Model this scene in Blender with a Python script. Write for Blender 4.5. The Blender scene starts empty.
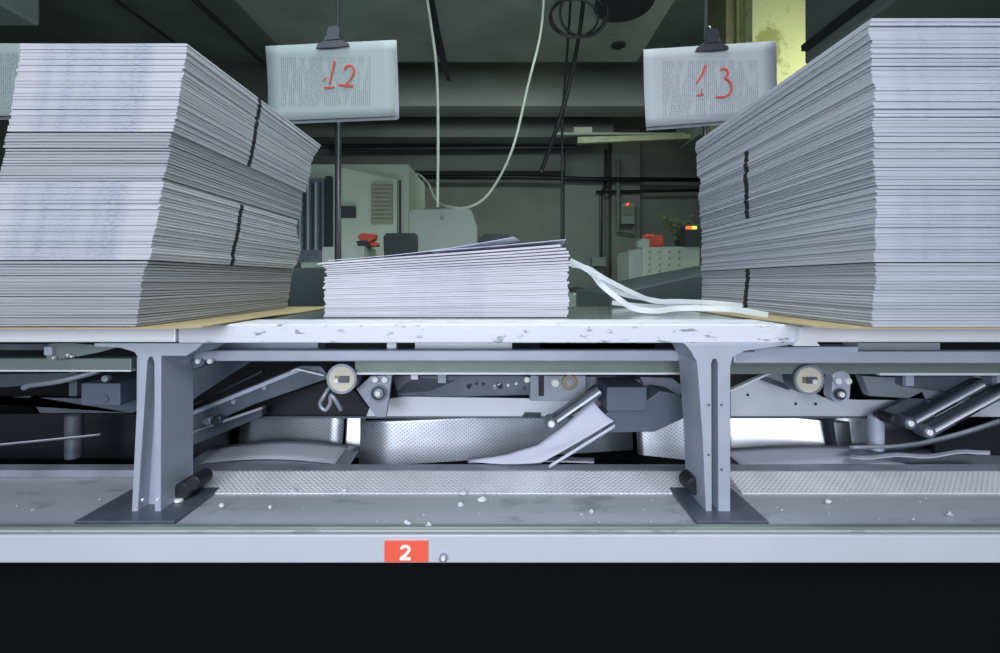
import bpy, bmesh, math, random
from mathutils import Vector, Matrix, noise
random.seed(7)
PI = math.pi
col = bpy.context.scene.collection
F = 420.0          # focal length in pixels of the 1000 px wide frame
CZ = 1.0           # camera height above the floor
TOP = CZ - .0405   # top of the feeder table
LEDGE = CZ - .2134 # lower ledge of the machine
def P(px, py, Y):  # a point seen at (px, py) that stands Y metres away
    return Vector(((px-500)/F*Y, Y, CZ-(py-281)/F*Y))
# ------------------------------------------------------------------ materials
def lnk(nt, a, b): nt.links.new(a, b)
def mth(nt, op, a, b=None, c=None, clamp=False):
    n = nt.nodes.new('ShaderNodeMath'); n.operation = op; n.use_clamp = clamp
    for i, v in enumerate((a, b, c)):
        if v is None: continue
        if isinstance(v, (int, float)): n.inputs[i].default_value = v
        else: nt.links.new(v, n.inputs[i])
    return n.outputs[0]
def mixc(nt, fac, a, b, mode='MIX'):
    n = nt.nodes.new('ShaderNodeMix'); n.data_type = 'RGBA'; n.blend_type = mode
    for s, v in ((n.inputs[0], fac), (n.inputs[6], a), (n.inputs[7], b)):
        if isinstance(v, (int, float)): s.default_value = v
        elif isinstance(v, tuple): s.default_value = (*v[:3], 1)
        else: nt.links.new(v, s)
    return n.outputs[2]
def objco(nt, scale=(1,1,1), gen=False):
    tc = nt.nodes.new('ShaderNodeTexCoord'); mp = nt.nodes.new('ShaderNodeMapping')
    mp.inputs['Scale'].default_value = scale
    nt.links.new(tc.outputs['Generated' if gen else 'Object'], mp.inputs['Vector'])
    return mp.outputs[0]
def noi(nt, vec, scale, detail=3, rough=.5):
    n = nt.nodes.new('ShaderNodeTexNoise'); n.inputs['Scale'].default_value = scale
    n.inputs['Detail'].default_value = detail; n.inputs['Roughness'].default_value = rough
    nt.links.new(vec, n.inputs['Vector']); return n.outputs['Fac']
def ramp(nt, v, lo, hi):
    n = nt.nodes.new('ShaderNodeMapRange'); n.inputs[1].default_value = lo; n.inputs[2].default_value = hi
    nt.links.new(v, n.inputs[0]); return n.outputs[0]
def base(name):
    m = bpy.data.materials.new(name); m.use_nodes = True
    nt = m.node_tree; return m, nt, nt.nodes['Principled BSDF']
def bump(nt, bs, h, dist, strength=.6):
    b = nt.nodes.new('ShaderNodeBump'); b.inputs['Distance'].default_value = dist; b.inputs['Strength'].default_value = strength
    nt.links.new(h, b.inputs['Height']); nt.links.new(b.outputs[0], bs.inputs['Normal'])
def M(name, c, rough=.5, metal=0., var=.15, scale=12, bmp=0., stretch=(1,1,1), spec=None):
    m, nt, bs = base(name)
    v = noi(nt, objco(nt, stretch), scale, 4)
    d = tuple(x*(1-var) for x in c); l = tuple(min(1, x*(1+var)) for x in c)
    lnk(nt, mixc(nt, ramp(nt, v, .3, .7), d, l), bs.inputs['Base Color'])
    bs.inputs['Roughness'].default_value = rough; bs.inputs['Metallic'].default_value = metal
    if spec is not None: bs.inputs['Specular IOR Level'].default_value = spec
    if bmp: bump(nt, bs, v, bmp)
    return m
def paper_stack(name, c, spine, half_w, half_l, mark_y=None, ghost=.2, leaf=.14, mark_w=.003):
    """paper of one bundle: leaf lines on the cut edges, print ghosting on the front end, collating mark on the spine"""
    m, nt, bs = base(name)
    tc = nt.nodes.new('ShaderNodeTexCoord'); sp = nt.nodes.new('ShaderNodeSeparateXYZ'); lnk(nt, tc.outputs['Object'], sp.inputs[0])
    oi = nt.nodes.new('ShaderNodeObjectInfo')
    rnd = oi.outputs['Random']
    ad = nt.nodes.new('ShaderNodeVectorMath'); ad.operation = 'ADD'
    cb = nt.nodes.new('ShaderNodeCombineXYZ'); lnk(nt, mth(nt, 'MULTIPLY', rnd, .13), cb.inputs[2]); lnk(nt, mth(nt, 'MULTIPLY', rnd, .02), cb.inputs[0])
    lnk(nt, tc.outputs['Object'], ad.inputs[0]); lnk(nt, cb.outputs[0], ad.inputs[1])
    mp = nt.nodes.new('ShaderNodeMapping'); mp.inputs['Scale'].default_value = (6, 6, 1500); lnk(nt, ad.outputs[0], mp.inputs[0])
    leaves = ramp(nt, noi(nt, mp.outputs[0], 1, 2), .3, .7)
    k = mth(nt, 'MULTIPLY_ADD', leaves, leaf, 1-leaf)
    k = mth(nt, 'MULTIPLY', k, mth(nt, 'MULTIPLY_ADD', rnd, .12, .9))
    # ghost of the print that runs to the front edge
    mp2 = nt.nodes.new('ShaderNodeMapping'); mp2.inputs['Scale'].default_value = (230, 0, 900); lnk(nt, ad.outputs[0], mp2.inputs[0])
    mp3 = nt.nodes.new('ShaderNodeMapping'); mp3.inputs['Scale'].default_value = (45, 0, 0); lnk(nt, tc.outputs['Object'], mp3.inputs[0])
    g = mth(nt, 'MULTIPLY', ramp(nt, noi(nt, mp2.outputs[0], 1, 2), .4, .65), ramp(nt, noi(nt, mp3.outputs[0], 1, 1), .42, .56))
    front = mth(nt, 'LESS_THAN', sp.outputs[1], .0015)
    zone = ramp(nt, mth(nt, 'ABSOLUTE', mth(nt, 'ADD', sp.outputs[0], .004)), .052, .040)
    g = mth(nt, 'MULTIPLY', mth(nt, 'MULTIPLY', mth(nt, 'MULTIPLY_ADD', g, .75, .25), zone), mth(nt, 'MULTIPLY', front, ghost))
    c0 = nt.nodes.new('ShaderNodeCombineColor')
    for i in range(3): lnk(nt, mth(nt, 'MULTIPLY', k, c[i]), c0.inputs[i])
    cc = mixc(nt, g, c0.outputs[0], (c[0]*.42, c[1]*.5, c[2]*.62))
    if mark_y is not None:
        a = mth(nt, 'LESS_THAN', mth(nt, 'ABSOLUTE', mth(nt, 'SUBTRACT', sp.outputs[1], mark_y)), mark_w)
        b = mth(nt, 'GREATER_THAN', mth(nt, 'MULTIPLY', sp.outputs[0], spine), half_w-.0016)
        cc = mixc(nt, mth(nt, 'MULTIPLY', a, b), cc, (.035, .038, .045))
    lnk(nt, cc, bs.inputs['Base Color']); bs.inputs['Roughness'].default_value = .75
    bs.inputs['Specular IOR Level'].default_value = .25
    bump(nt, bs, leaves, .0004, .5)
    return m
def printed_sheet(name, c, x0, x1, z0, z1, seed):
    """text set sideways: columns of small type inside a block"""
    m, nt, bs = base(name)
    tc = nt.nodes.new('ShaderNodeTexCoord'); sp = nt.nodes.new('ShaderNodeSeparateXYZ'); lnk(nt, tc.outputs['Object'], sp.inputs[0])
    x, z = sp.outputs[0], sp.outputs[2]
    inx = mth(nt, 'MULTIPLY', mth(nt, 'GREATER_THAN', x, x0), mth(nt, 'LESS_THAN', x, x1))
    inz = mth(nt, 'MULTIPLY', mth(nt, 'GREATER_THAN', z, z0), mth(nt, 'LESS_THAN', z, z1))
    lines = mth(nt, 'SINE', mth(nt, 'MULTIPLY', x, 2*PI/.0042))
    lines = ramp(nt, lines, -.3, .4)
    mp = nt.nodes.new('ShaderNodeMapping'); mp.inputs['Scale'].default_value = (238, 1, 420); mp.inputs['Location'].default_value = (seed, 0, 0)
    lnk(nt, tc.outputs['Object'], mp.inputs[0])
    words = ramp(nt, noi(nt, mp.outputs[0], 1, 1), .38, .5)
    mp2 = nt.nodes.new('ShaderNodeMapping'); mp2.inputs['Scale'].default_value = (95, 1, 14); mp2.inputs['Location'].default_value = (seed*3, 0, 0)
    lnk(nt, tc.outputs['Object'], mp2.inputs[0])
    blocks = ramp(nt, noi(nt, mp2.outputs[0], 1, 1), .36, .46)
    f = mth(nt, 'MULTIPLY', mth(nt, 'MULTIPLY', lines, words), mth(nt, 'MULTIPLY', blocks, mth(nt, 'MULTIPLY', inx, inz)))
    lnk(nt, mixc(nt, mth(nt, 'MULTIPLY', f, .65), c, (.10, .14, .15)), bs.inputs['Base Color'])
    bs.inputs['Roughness'].default_value = .7
    return m
def dotted(name, c, rough, metal, pitch, r, dark, diamond=False, bd=.0006):
    """perforated or knurled sheet metal"""
    m, nt, bs = base(name)
    tc = nt.nodes.new('ShaderNodeTexCoord'); sp = nt.nodes.new('ShaderNodeSeparateXYZ'); lnk(nt, tc.outputs['Object'], sp.inputs[0])
    u = sp.outputs[0]; v = mth(nt, 'ADD', sp.outputs[2], sp.outputs[1])
    if diamond:
        a = mth(nt, 'SINE', mth(nt, 'MULTIPLY', mth(nt, 'ADD', u, v), 2*PI/pitch)); b = mth(nt, 'SINE', mth(nt, 'MULTIPLY', mth(nt, 'SUBTRACT', u, v), 2*PI/pitch))
        h = mth(nt, 'MAXIMUM', a, b); mask = ramp(nt, h, .55, .2)
    else:
        a = mth(nt, 'SINE', mth(nt, 'MULTIPLY', u, 2*PI/pitch)); b = mth(nt, 'SINE', mth(nt, 'MULTIPLY', v, 2*PI/pitch))
        h = mth(nt, 'MULTIPLY', a, b); mask = ramp(nt, h, r, r+.25)
    n = noi(nt, objco(nt, (3, 1, 8)), 6, 4)
    cc = mixc(nt, ramp(nt, n, .35, .7), tuple(x*.8 for x in c), c)
    lnk(nt, mixc(nt, mth(nt, 'MULTIPLY', mask, dark), cc, (.03, .035, .045)), bs.inputs['Base Color'])
    bs.inputs['Roughness'].default_value = rough; bs.inputs['Metallic'].default_value = metal
    bump(nt, bs, mth(nt, 'MULTIPLY', mask, -1) if not diamond else h, bd, .7)
    return m
def worn(name, c, chip, rough, amount=.62, scale=60, stretch=(.35, 1, 1)):
    m, nt, bs = base(name)
    v = noi(nt, objco(nt, stretch), scale, 6, .65)
    lnk(nt, mixc(nt, ramp(nt, v, amount, amount+.06), c, chip), bs.inputs['Base Color'])
    bs.inputs['Roughness'].default_value = rough; bump(nt, bs, v, .0006)
    return m

white_paint = worn('worn white paint', (.66, .68, .76), (.26, .28, .31), .5, .59, 150)
table_top_m = M('green grey polished tabletop', (.13, .17, .155), .16, 0, .25, 20)
alu = M('brushed aluminium', (.62, .65, .74), .34, .75, .08, 30, 0, (.1, 1, 1))
alu_hi = M('bright aluminium edge', (.86, .88, .95), .35, .1, .05)
cast = M('blue grey painted casting', (.40, .45, .54), .42, .1, .07, 25, .0003)
rail_m = M('pale grey painted rail', (.46, .50, .62), .38, .2, .06, 30)
green_m = M('grey green enamel', (.22, .27, .25), .4, .2, .2, 8)
steel = M('dull steel', (.34, .37, .44), .4, .35, .2, 25)
lsteel = M('light sheet metal', (.74, .77, .85), .42, .25, .08, 10)
dsteel = M('dark oily steel', (.055, .065, .085), .35, .4, .35, 30)
msteel = M('slate grey metal', (.12, .14, .18), .4, .3, .25, 25)
slate = M('slate blue plastic', (.10, .125, .17), .5, 0, .12)
black = M('black rubber', (.012, .014, .018), .55)
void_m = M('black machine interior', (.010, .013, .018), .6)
chrome = dotted('perforated chrome sheet', (.62, .66, .74), .34, .9, .0055, .3, .5, bd=.0002)
chromep = M('smooth chrome sheet', (.74, .77, .84), .30, .95, .12, 6)
knurl = dotted('knurled aluminium strip', (.90, .92, .98), .36, .15, .0055, 0, .16, True, .0004)
ledge_m = worn('dusty grey ledge paint', (.42, .455, .49), (.30, .33, .35), .36, .57, 45)
panel_m = M('white enamel panel', (.55, .575, .645), .42, 0, .04, 8)
plinth_m = M('black base cabinet paint', (.004, .004, .005), .7, 0, .1, 8, 0, (1,1,1), .1)
cream = M('cream wheel face', (.66, .62, .52), .5, 0, .08, 40)
brass = M('dull brass', (.34, .31, .20), .4, .6)
bolt_m = M('polished bolt', (.95, .96, .98), .25, .15, .03)
red_m = M('orange red plate', (.92, .13, .075), .45, 0, .03)
white_m = M('white lettering', (.9, .9, .92), .5, 0, .01)
scrap_m = M('torn paper', (.62, .65, .70), .8, 0, .1)
loose_m = M('loose sheet paper', (.50, .53, .60), .7, 0, .06, 14)
lilac_m = M('lilac white sheet', (.58, .60, .72), .7, 0, .05, 14)
board_m = M('tan cardboard', (.42, .34, .19), .8, 0, .1, 60)
strap_m = M('white plastic strap', (.66, .72, .74), .3, 0, .04)
red_ink = M('red marker ink', (.55, .05, .03), .7, 0, .1)
rod_m = M('dark steel rod', (.03, .035, .04), .35, .4)
rodl_m = M('galvanised rod', (.12, .15, .15), .35, .5)
clip_m = M('black enamel clip', (.012, .016, .03), .3)
cab_m = M('pale green cabinet', (.33, .41, .35), .6, 0, .06, 5)
cabd_m = M('pale green door', (.36, .44, .38), .6, 0, .06, 5)
cabg_m = M('pale grey green case', (.27, .33, .31), .6, 0, .06, 5)
tan_m = M('tan vent', (.20, .23, .18), .6)
dgrey = M('charcoal plastic', (.022, .028, .034), .5)
bluegrey = M('blue grey steel case', (.06, .085, .095), .45, 0, .15, 5)
concrete = M('dingy concrete ceiling', (.17, .20, .19), .85, 0, .22, 2.5, .002)
beam_m = M('painted beam', (.125, .145, .14), .8, 0, .22, 3, 0, (.4, 1, 1))
wall_m = M('grey green plaster wall', (.23, .255, .235), .85, 0, .16, 1.3)
pil_m = M('grey pilaster', (.25, .285, .265), .85, 0, .12, 2)
duct_m = M('dark sheet duct', (.10, .125, .12), .6, 0, .12, 2)
floor_m = M('worn concrete floor', (.20, .23, .20), .6, 0, .2, 2)
lime_m = worn('lime wash plaster', (.55, .60, .36), (.30, .33, .14), .8, .52, 3, (1,1,1))
orange_m = M('orange plastic', (.55, .08, .045), .5)
leaf_m = M('dull green leaves', (.09, .13, .06), .6, 0, .3, 30)
cord_w = M('white cable sheath', (.50, .55, .50), .5)
cord_b = M('black cable sheath', (.01, .012, .014), .5)
def lamp_mat(name, c, s):
    m, nt, bs = base(name)
    bs.inputs['Base Color'].default_value = (*c, 1); bs.inputs['Emission Color'].default_value = (*c, 1); bs.inputs['Emission Strength'].default_value = s
    return m
redlamp = lamp_mat('lit red lamp', (1, .16, .06), 1.1)
# ------------------------------------------------------------------ mesh helpers
def wl(p):
    v = Vector((0, 0, 0))
    while p is not None: v = v + p.location; p = p.parent
    return v
def obj(name, bm, mat, parent=None, origin=None, smooth=False, bev=0):
    """links a bmesh built in world coordinates as one object, with its own origin"""
    bmesh.ops.recalc_face_normals(bm, faces=bm.faces)
    if origin is None:
        zs = [v.co for v in bm.verts]
        mn = Vector([min(c[i] for c in zs) for i in range(3)]); mx = Vector([max(c[i] for c in zs) for i in range(3)])
        origin = Vector(((mn.x+mx.x)/2, (mn.y+mx.y)/2, mn.z))
    bmesh.ops.translate(bm, verts=bm.verts, vec=-origin)
    me = bpy.data.meshes.new(name); bm.to_mesh(me); bm.free()
    o = bpy.data.objects.new(name, me); col.objects.link(o)
    for mm in (mat if isinstance(mat, (list, tuple)) else [mat]): me.materials.append(mm)
    if smooth:
        for p in me.polygons: p.use_smooth = True
    o.location = origin - (wl(parent) if parent else Vector((0, 0, 0)))
    if parent: o.parent = parent
    if bev:
        md = o.modifiers.new('edge', 'BEVEL'); md.width = bev; md.segments = 2; md.limit_method = 'ANGLE'
    return o
def tag(o, label=None, cat=None, group=None, kind=None):
    if label: o['label'] = label
    if cat: o['category'] = cat
    if group: o['group'] = group
    if kind: o['kind'] = kind
    return o
def empty(name, loc, label, cat, group=None):
    o = bpy.data.objects.new(name, None); o.empty_display_size = .05; col.objects.link(o); o.location = loc
    return tag(o, label, cat, group)
def box(x0, x1, y0, y1, z0, z1, bm=None):
    bm = bm or bmesh.new()
    vs = [bm.verts.new((x, y, z)) for x in (x0, x1) for y in (y0, y1) for z in (z0, z1)]
    for f in ((0,1,3,2), (4,6,7,5), (0,4,5,1), (2,3,7,6), (0,2,6,4), (1,5,7,3)): bm.faces.new([vs[i] for i in f])
    return bm
def prism(pts, Y, d, bm=None):
    """outline seen face-on at distance Y, with real thickness d going away"""
    bm = bm or bmesh.new()
    a = [bm.verts.new(P(x, y, Y)) for x, y in pts]; b = [bm.verts.new(v.co+Vector((0, d, 0))) for v in a]
    bm.faces.new(a); bm.faces.new(list(reversed(b)))
    n = len(a)
    for i in range(n): bm.faces.new((a[i], b[i], b[(i+1) % n], a[(i+1) % n]))
    return bm
def pbox(px0, px1, py0, py1, Y, d, bm=None):
    a = P(px0, py0, Y); b = P(px1, py1, Y)
    return box(a.x, b.x, Y, Y+d, b.z, a.z, bm)
def disc(c, r, d, bm=None, seg=28, axis='Y', r2=None):
    """solid turned piece whose near face centre is c"""
    bm = bm or bmesh.new(); r2 = r if r2 is None else r2
    def pt(rr, t, k):
        if axis == 'Y': return c+Vector((rr*math.cos(t), k, rr*math.sin(t)))
        if axis == 'Z': return c+Vector((rr*math.cos(t), rr*math.sin(t), k))
        return c+Vector((k, rr*math.cos(t), rr*math.sin(t)))
    e = min(abs(d), r)*.18*(1 if d > 0 else -1)
    rings = [[bm.verts.new(pt(rr, 2*PI*i/seg, k)) for i in range(seg)] for rr, k in ((r-abs(e), 0), (r, e), (r2, d-e), (r2-abs(e), d))]
    for A, B in zip(rings, rings[1:]):
        for i in range(seg): bm.faces.new((A[i], A[(i+1) % seg], B[(i+1) % seg], B[i]))
    bm.faces.new(rings[0]); bm.faces.new(list(reversed(rings[-1])))
    return bm
def ring(c, r, ri, d, bm=None, seg=28):
    bm = bm or bmesh.new()
    R = [[bm.verts.new(c+Vector((rr*math.cos(2*PI*i/seg), k, rr*math.sin(2*PI*i/seg)))) for i in range(seg)] for rr, k in ((ri, 0), (r, 0), (r, d), (ri, d))]
    for j in range(4):
        A, B = R[j], R[(j+1) % 4]
        for i in range(seg): bm.faces.new((A[i], A[(i+1) % seg], B[(i+1) % seg], B[i]))
    return bm
def tube(pts, r, bm=None, seg=8, flat=None):
    """swept cable; flat=(w,t) sweeps a flat strap instead"""
    bm = bm or bmesh.new(); pts = [Vector(p) for p in pts]; rings = []
    for i, p in enumerate(pts):
        t = (pts[min(i+1, len(pts)-1)]-pts[max(i-1, 0)]).normalized()
        up = Vector((0, 0, 1)) if abs(t.z) < .9 else Vector((0, 1, 0))
        s = t.cross(up).normalized(); u = s.cross(t).normalized()
        if flat:
            w, h = flat; rings.append([bm.verts.new(p+s*a*w/2+u*b*h/2) for a, b in ((-1,-1), (1,-1), (1,1), (-1,1))])
        else: rings.append([bm.verts.new(p+s*r*math.cos(2*PI*k/seg)+u*r*math.sin(2*PI*k/seg)) for k in range(seg)])
    n = len(rings[0])
    for A, B in zip(rings, rings[1:]):
        for k in range(n): bm.faces.new((A[k], A[(k+1) % n], B[(k+1) % n], B[k]))
    bm.faces.new(rings[0]); bm.faces.new(list(reversed(rings[-1])))
    return bm
def smoothpts(pts, n=8):
    pts = [Vector(p) for p in pts]; out = []
    for i in range(len(pts)-1):
        p0, p1, p2, p3 = pts[max(i-1, 0)], pts[i], pts[i+1], pts[min(i+2, len(pts)-1)]
        for k in range(n):
            t = k/n
            out.append(.5*((2*p1)+(p2-p0)*t+(2*p0-5*p1+4*p2-p3)*t*t+(3*p1-p0-3*p2+p3)*t**3))
    return out+[pts[-1]]
def bar(a, b, w, d, bm=None):
    """flat bar between two points in the same upright plane: w high, d deep"""
    bm = bm or bmesh.new(); a = Vector(a); b = Vector(b); t = (b-a).normalized(); n = Vector((-t.z, 0, t.x))*(w/2)
    vs = []
    for k in (0, d): vs.append([bm.verts.new(p+Vector((0, k, 0))) for p in (a-n, b-n, b+n, a+n)])
    bm.faces.new(vs[0]); bm.faces.new(list(reversed(vs[1])))
    for i in range(4): bm.faces.new((vs[0][i], vs[1][i], vs[1][(i+1) % 4], vs[0][(i+1) % 4]))
    return bm
def sheet(fn, nu, nv, th, bm=None):
    """thin curved sheet of thickness th from fn(u,v)"""
    bm = bm or bmesh.new(); T = [[None]*(nv+1) for _ in range(nu+1)]; B = [[None]*(nv+1) for _ in range(nu+1)]
    for i in range(nu+1):
        for j in range(nv+1):
            u, v = i/nu, j/nv; p = fn(u, v); e = 1e-3
            nn = (fn(u+e, v)-fn(u-e, v)).cross(fn(u, v+e)-fn(u, v-e)).normalized()
            T[i][j] = bm.verts.new(p+nn*th/2); B[i][j] = bm.verts.new(p-nn*th/2)
    for i in range(nu):
        for j in range(nv):
            bm.faces.new((T[i][j], T[i+1][j], T[i+1][j+1], T[i][j+1])); bm.faces.new((B[i][j], B[i][j+1], B[i+1][j+1], B[i+1][j]))
    for i in range(nu):
        for j in (0, nv): bm.faces.new((T[i][j], T[i+1][j], B[i+1][j], B[i][j]))
    for j in range(nv):
        for i in (0, nu): bm.faces.new((T[i][j], T[i][j+1], B[i][j+1], B[i][j]))
    return bm
# ------------------------------------------------------------------ booklets
def booklet_mesh(W, L, t, groove, spine, zf, seed, corner=.003, pinch=.0016, wedge=0):
    """one folded booklet: thick in the middle, pinched at its edges, a rounded fold on the spine side. zf(x,y) lifts it."""
    bm = bmesh.new(); rnd = random.Random(seed)
    xs = [-W/2, -W/2+.0012, -W/2+.004, -W/4, 0, W/4, W/2-.004, W/2-.0012, W/2]
    ys = [-L/2, -L/2+.0012, -L/2+.004, -L*.35, -L*.2, 0, L*.2, L*.35, L/2-.004, L/2-.0012, L/2]
    wob = [rnd.uniform(-1, 1) for _ in range(6)]
    T = []; B = []
    for x in xs:
        rt = []; rb = []
        for y in ys:
            dx = W/2-abs(x); dy = L/2-abs(y); d = min(dx, dy)
            g = groove*math.exp(-d/pinch)
            tt_ = t+wedge*(x+W/2); h = tt_*(1-g)
            k = wob[0]*.00035*math.sin(x*30+wob[1]*3)+wob[2]*.00035*math.sin(y*22+wob[3]*3)
            if d > .0005: k *= 1
            z = zf(x, y)+tt_/2
            # the leaves shift a little against each other
            sx = wob[4]*.0006 if dx < 1e-6 else 0; sy = wob[5]*.0006 if dy < 1e-6 else 0
            rt.append(bm.verts.new((x+sx, y+sy, z+h/2+k*.35))); rb.append(bm.verts.new((x+sx, y+sy, z-h/2+k*.35)))
        T.append(rt); B.append(rb)
    nx, ny = len(xs), len(ys)
    for i in range(nx-1):
        for j in range(ny-1):
            bm.faces.new((T[i][j], T[i+1][j], T[i+1][j+1], T[i][j+1])); bm.faces.new((B[i][j], B[i][j+1], B[i+1][j+1], B[i+1][j]))
    for i in range(nx-1):
        for j in (0, ny-1): bm.faces.new((T[i][j], T[i+1][j], B[i+1][j], B[i][j]))
    for i in (0, nx-1):
        mids = []
        s = 1 if i else -1
        for j in range(ny):
            m = (T[i][j].co+B[i][j].co)/2; m.x += s*(.0004 if s == spine else .0001); mids.append(bm.verts.new(m))
        for j in range(ny-1):
            bm.faces.new((T[i][j], T[i][j+1], mids[j+1], mids[j])); bm.faces.new((mids[j], mids[j+1], B[i][j+1], B[i][j]))
        for j in (0, ny-1): bm.faces.new((T[i][j], mids[j], B[i][j]))
    bmesh.ops.translate(bm, verts=bm.verts, vec=(0, L/2, 0)); bmesh.ops.recalc_face_normals(bm, faces=bm.faces)
    me = bpy.data.meshes.new('booklet'); bm.to_mesh(me); bm.free()
    return me
def bundle(z0, z1, n, W, L, cx, cy, spine, mat, groove, label, group, lean, seed, top_label=None, off=(0, 0), rough=.0008, lenf=None, mat_low=None, n_low=0):
    rnd = random.Random(seed); pitch = (z1-z0)/n; wx = wy = 0
    for i in range(n):
        z = z0+i*pitch
        wx = wx*.8+rnd.uniform(-1, 1)*rough; wy = wy*.8+rnd.uniform(-1, 1)*rough
        me = booklet_mesh(W, lenf((i+.5)/n) if lenf else L, pitch*.985, min(.7, groove*rnd.choice((.3, .5, .7, 1, 1, 1.4, 2))), spine, lambda x, y: 0, seed*100+i)
        me.materials.append(mat_low if i < n_low else mat)
        o = bpy.data.objects.new('booklet', me); col.objects.link(o)
        o.location = (cx+lean(z)+wx+off[0], cy-L/2+wy+off[1], z); o.rotation_euler = (0, 0, rnd.uniform(-.0015, .0015))
        tag(o, top_label if (top_label and i == n-1) else label, 'booklet', group)
BT = TOP+.0016   # booklets rest on the tan board
W, L = .140, .265
Y0 = .355; CY = Y0+L/2
# left stack: near right edge runs from x=-.307 at the table to x=-.262 at the top
zl = [0, .0565, .1235, .1655, .2400]
leanL = lambda z: .045*((z-BT)/.2426)
cxL = -.308-W/2
ordn = ['lowest', 'second lowest', 'second highest', 'topmost']
pap_w = (.56, .57, .62); pap_shaded = (.465, .48, .52)  # second tone is greyer: tiny shadows between leaves put into the colour
mk = .463-Y0
mlw = paper_stack('paper with spine mark facing right', pap_w, 1, W/2, L/2, mk, .75, .12, .0032)
mlg = paper_stack('gap shaded open edge paper', pap_shaded, 0, W/2, L/2, None, .10, .34)
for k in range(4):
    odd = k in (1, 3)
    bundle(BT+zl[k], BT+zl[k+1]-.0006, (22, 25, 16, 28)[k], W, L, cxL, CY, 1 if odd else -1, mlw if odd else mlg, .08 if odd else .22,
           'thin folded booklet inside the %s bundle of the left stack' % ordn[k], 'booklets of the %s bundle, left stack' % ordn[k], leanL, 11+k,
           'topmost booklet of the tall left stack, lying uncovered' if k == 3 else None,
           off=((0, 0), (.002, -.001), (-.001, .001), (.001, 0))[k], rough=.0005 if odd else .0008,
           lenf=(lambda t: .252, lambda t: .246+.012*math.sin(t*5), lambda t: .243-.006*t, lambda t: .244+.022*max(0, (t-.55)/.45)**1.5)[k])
# right stack: near left edge stands upright at x=+.317
LR = .312
zr = [0, .0550, .1195, .1775, .2610]
leanR = lambda z: .004*math.sin((z-BT)*16)
cxR = .314+W/2
mkr = .539-Y0

mrw = paper_stack('paper with plain open edges', (.51, .53, .60), 1, W/2, LR/2, None, .45, .2)
mrw2 = paper_stack('paper with spine mark facing left', (.52, .54, .61), -1, W/2, LR/2, mkr, .45, .12, .0045)
mrg = paper_stack('gap shaded paper with spine mark facing left', (.49, .515, .58), -1, W/2, LR/2, mkr, .10, .22, .0045)  # greyer tone carries the small shadows between leaf edges
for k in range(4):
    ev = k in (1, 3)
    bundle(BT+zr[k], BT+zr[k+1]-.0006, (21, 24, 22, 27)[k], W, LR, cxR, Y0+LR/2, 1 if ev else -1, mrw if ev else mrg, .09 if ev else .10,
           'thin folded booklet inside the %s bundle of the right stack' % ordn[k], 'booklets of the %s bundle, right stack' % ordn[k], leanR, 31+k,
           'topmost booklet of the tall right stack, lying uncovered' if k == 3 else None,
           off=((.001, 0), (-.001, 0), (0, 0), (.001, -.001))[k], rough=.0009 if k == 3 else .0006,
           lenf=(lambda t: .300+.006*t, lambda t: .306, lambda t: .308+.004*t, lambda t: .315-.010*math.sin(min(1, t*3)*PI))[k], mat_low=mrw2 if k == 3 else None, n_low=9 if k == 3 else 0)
# low stack between them
WM, LM, YM = .268, .16, .462
mmid = paper_stack('freshly printed booklet paper', (.70, .69, .76), 0, WM/2, LM/2, None, .3, .3)
NM = 27
cxM = (448-500)/F*YM
slope = 0; zc = TOP+.0006; tm = .00222
rm = random.Random(5)
for i in range(NM):
    g = .0000012*i*i
    if i > NM-7: g += .0013*(i-NM+7)/6
    wd = (.0125/(NM-6) if i < NM-6 else .0085/6)/WM
    zf = lambda x, y, sl=slope: sl*(x+WM/2)
    slope += wd
    me = booklet_mesh(WM, LM, tm*.98, rm.choice((.04, .07, .1, .16)) if i < NM-7 else .25, 0, zf, 900+i, wedge=wd*(.97 if i < NM-6 else .7)); me.materials.append(mmid)
    o = bpy.data.objects.new('booklet', me); col.objects.link(o)
    dx = rm.uniform(-.0012, .0012)+(-.002*math.sin(i/NM*3) if i < 20 else 0)
    dxr = -.004*math.exp(-i/2.5)
    if i == NM-1: dx -= .010
    if i == NM-2: dx -= .004
    o.location = (cxM+dx+dxr, YM+rm.uniform(-.0008, .0008), zc); zc += tm
    lb = 'white folded booklet inside the low stack between the two tall stacks'
    if i == NM-1: lb = 'topmost booklet of the low middle stack, its left end sticking out'
    tag(o, lb, 'booklet', 'booklets of the low middle stack')
# two loose sheets curling up over the low stack
zt = zc+.0195
def curl(p00, p10, p01, p11, sag):
    def fn(u, v):
        a = p00.lerp(p10, u); b = p01.lerp(p11, u); q = a.lerp(b, v); q = q.copy(); q.z -= sag*math.sin(PI*max(0, min(1, u))); return q
    return fn
o = obj('loose_sheet', sheet(curl(P(328, 260.5, .475), P(514, 237, .56), P(400, 256, .60), P(520, 241, .64), .004), 12, 3, .0006), lilac_m)
tag(o, 'loose white sheet sloping up above the low middle stack', 'sheet', 'loose sheets over the low stack')
o = obj('loose_sheet', sheet(curl(P(430, 251, .475), P(566, 239.5, .468), P(450, 259, .58), P(560, 252, .60), .0005), 12, 3, .0006), lilac_m)
tag(o, 'loose white sheet bowed over the right half of the low middle stack', 'sheet', 'loose sheets over the low stack')
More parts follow.
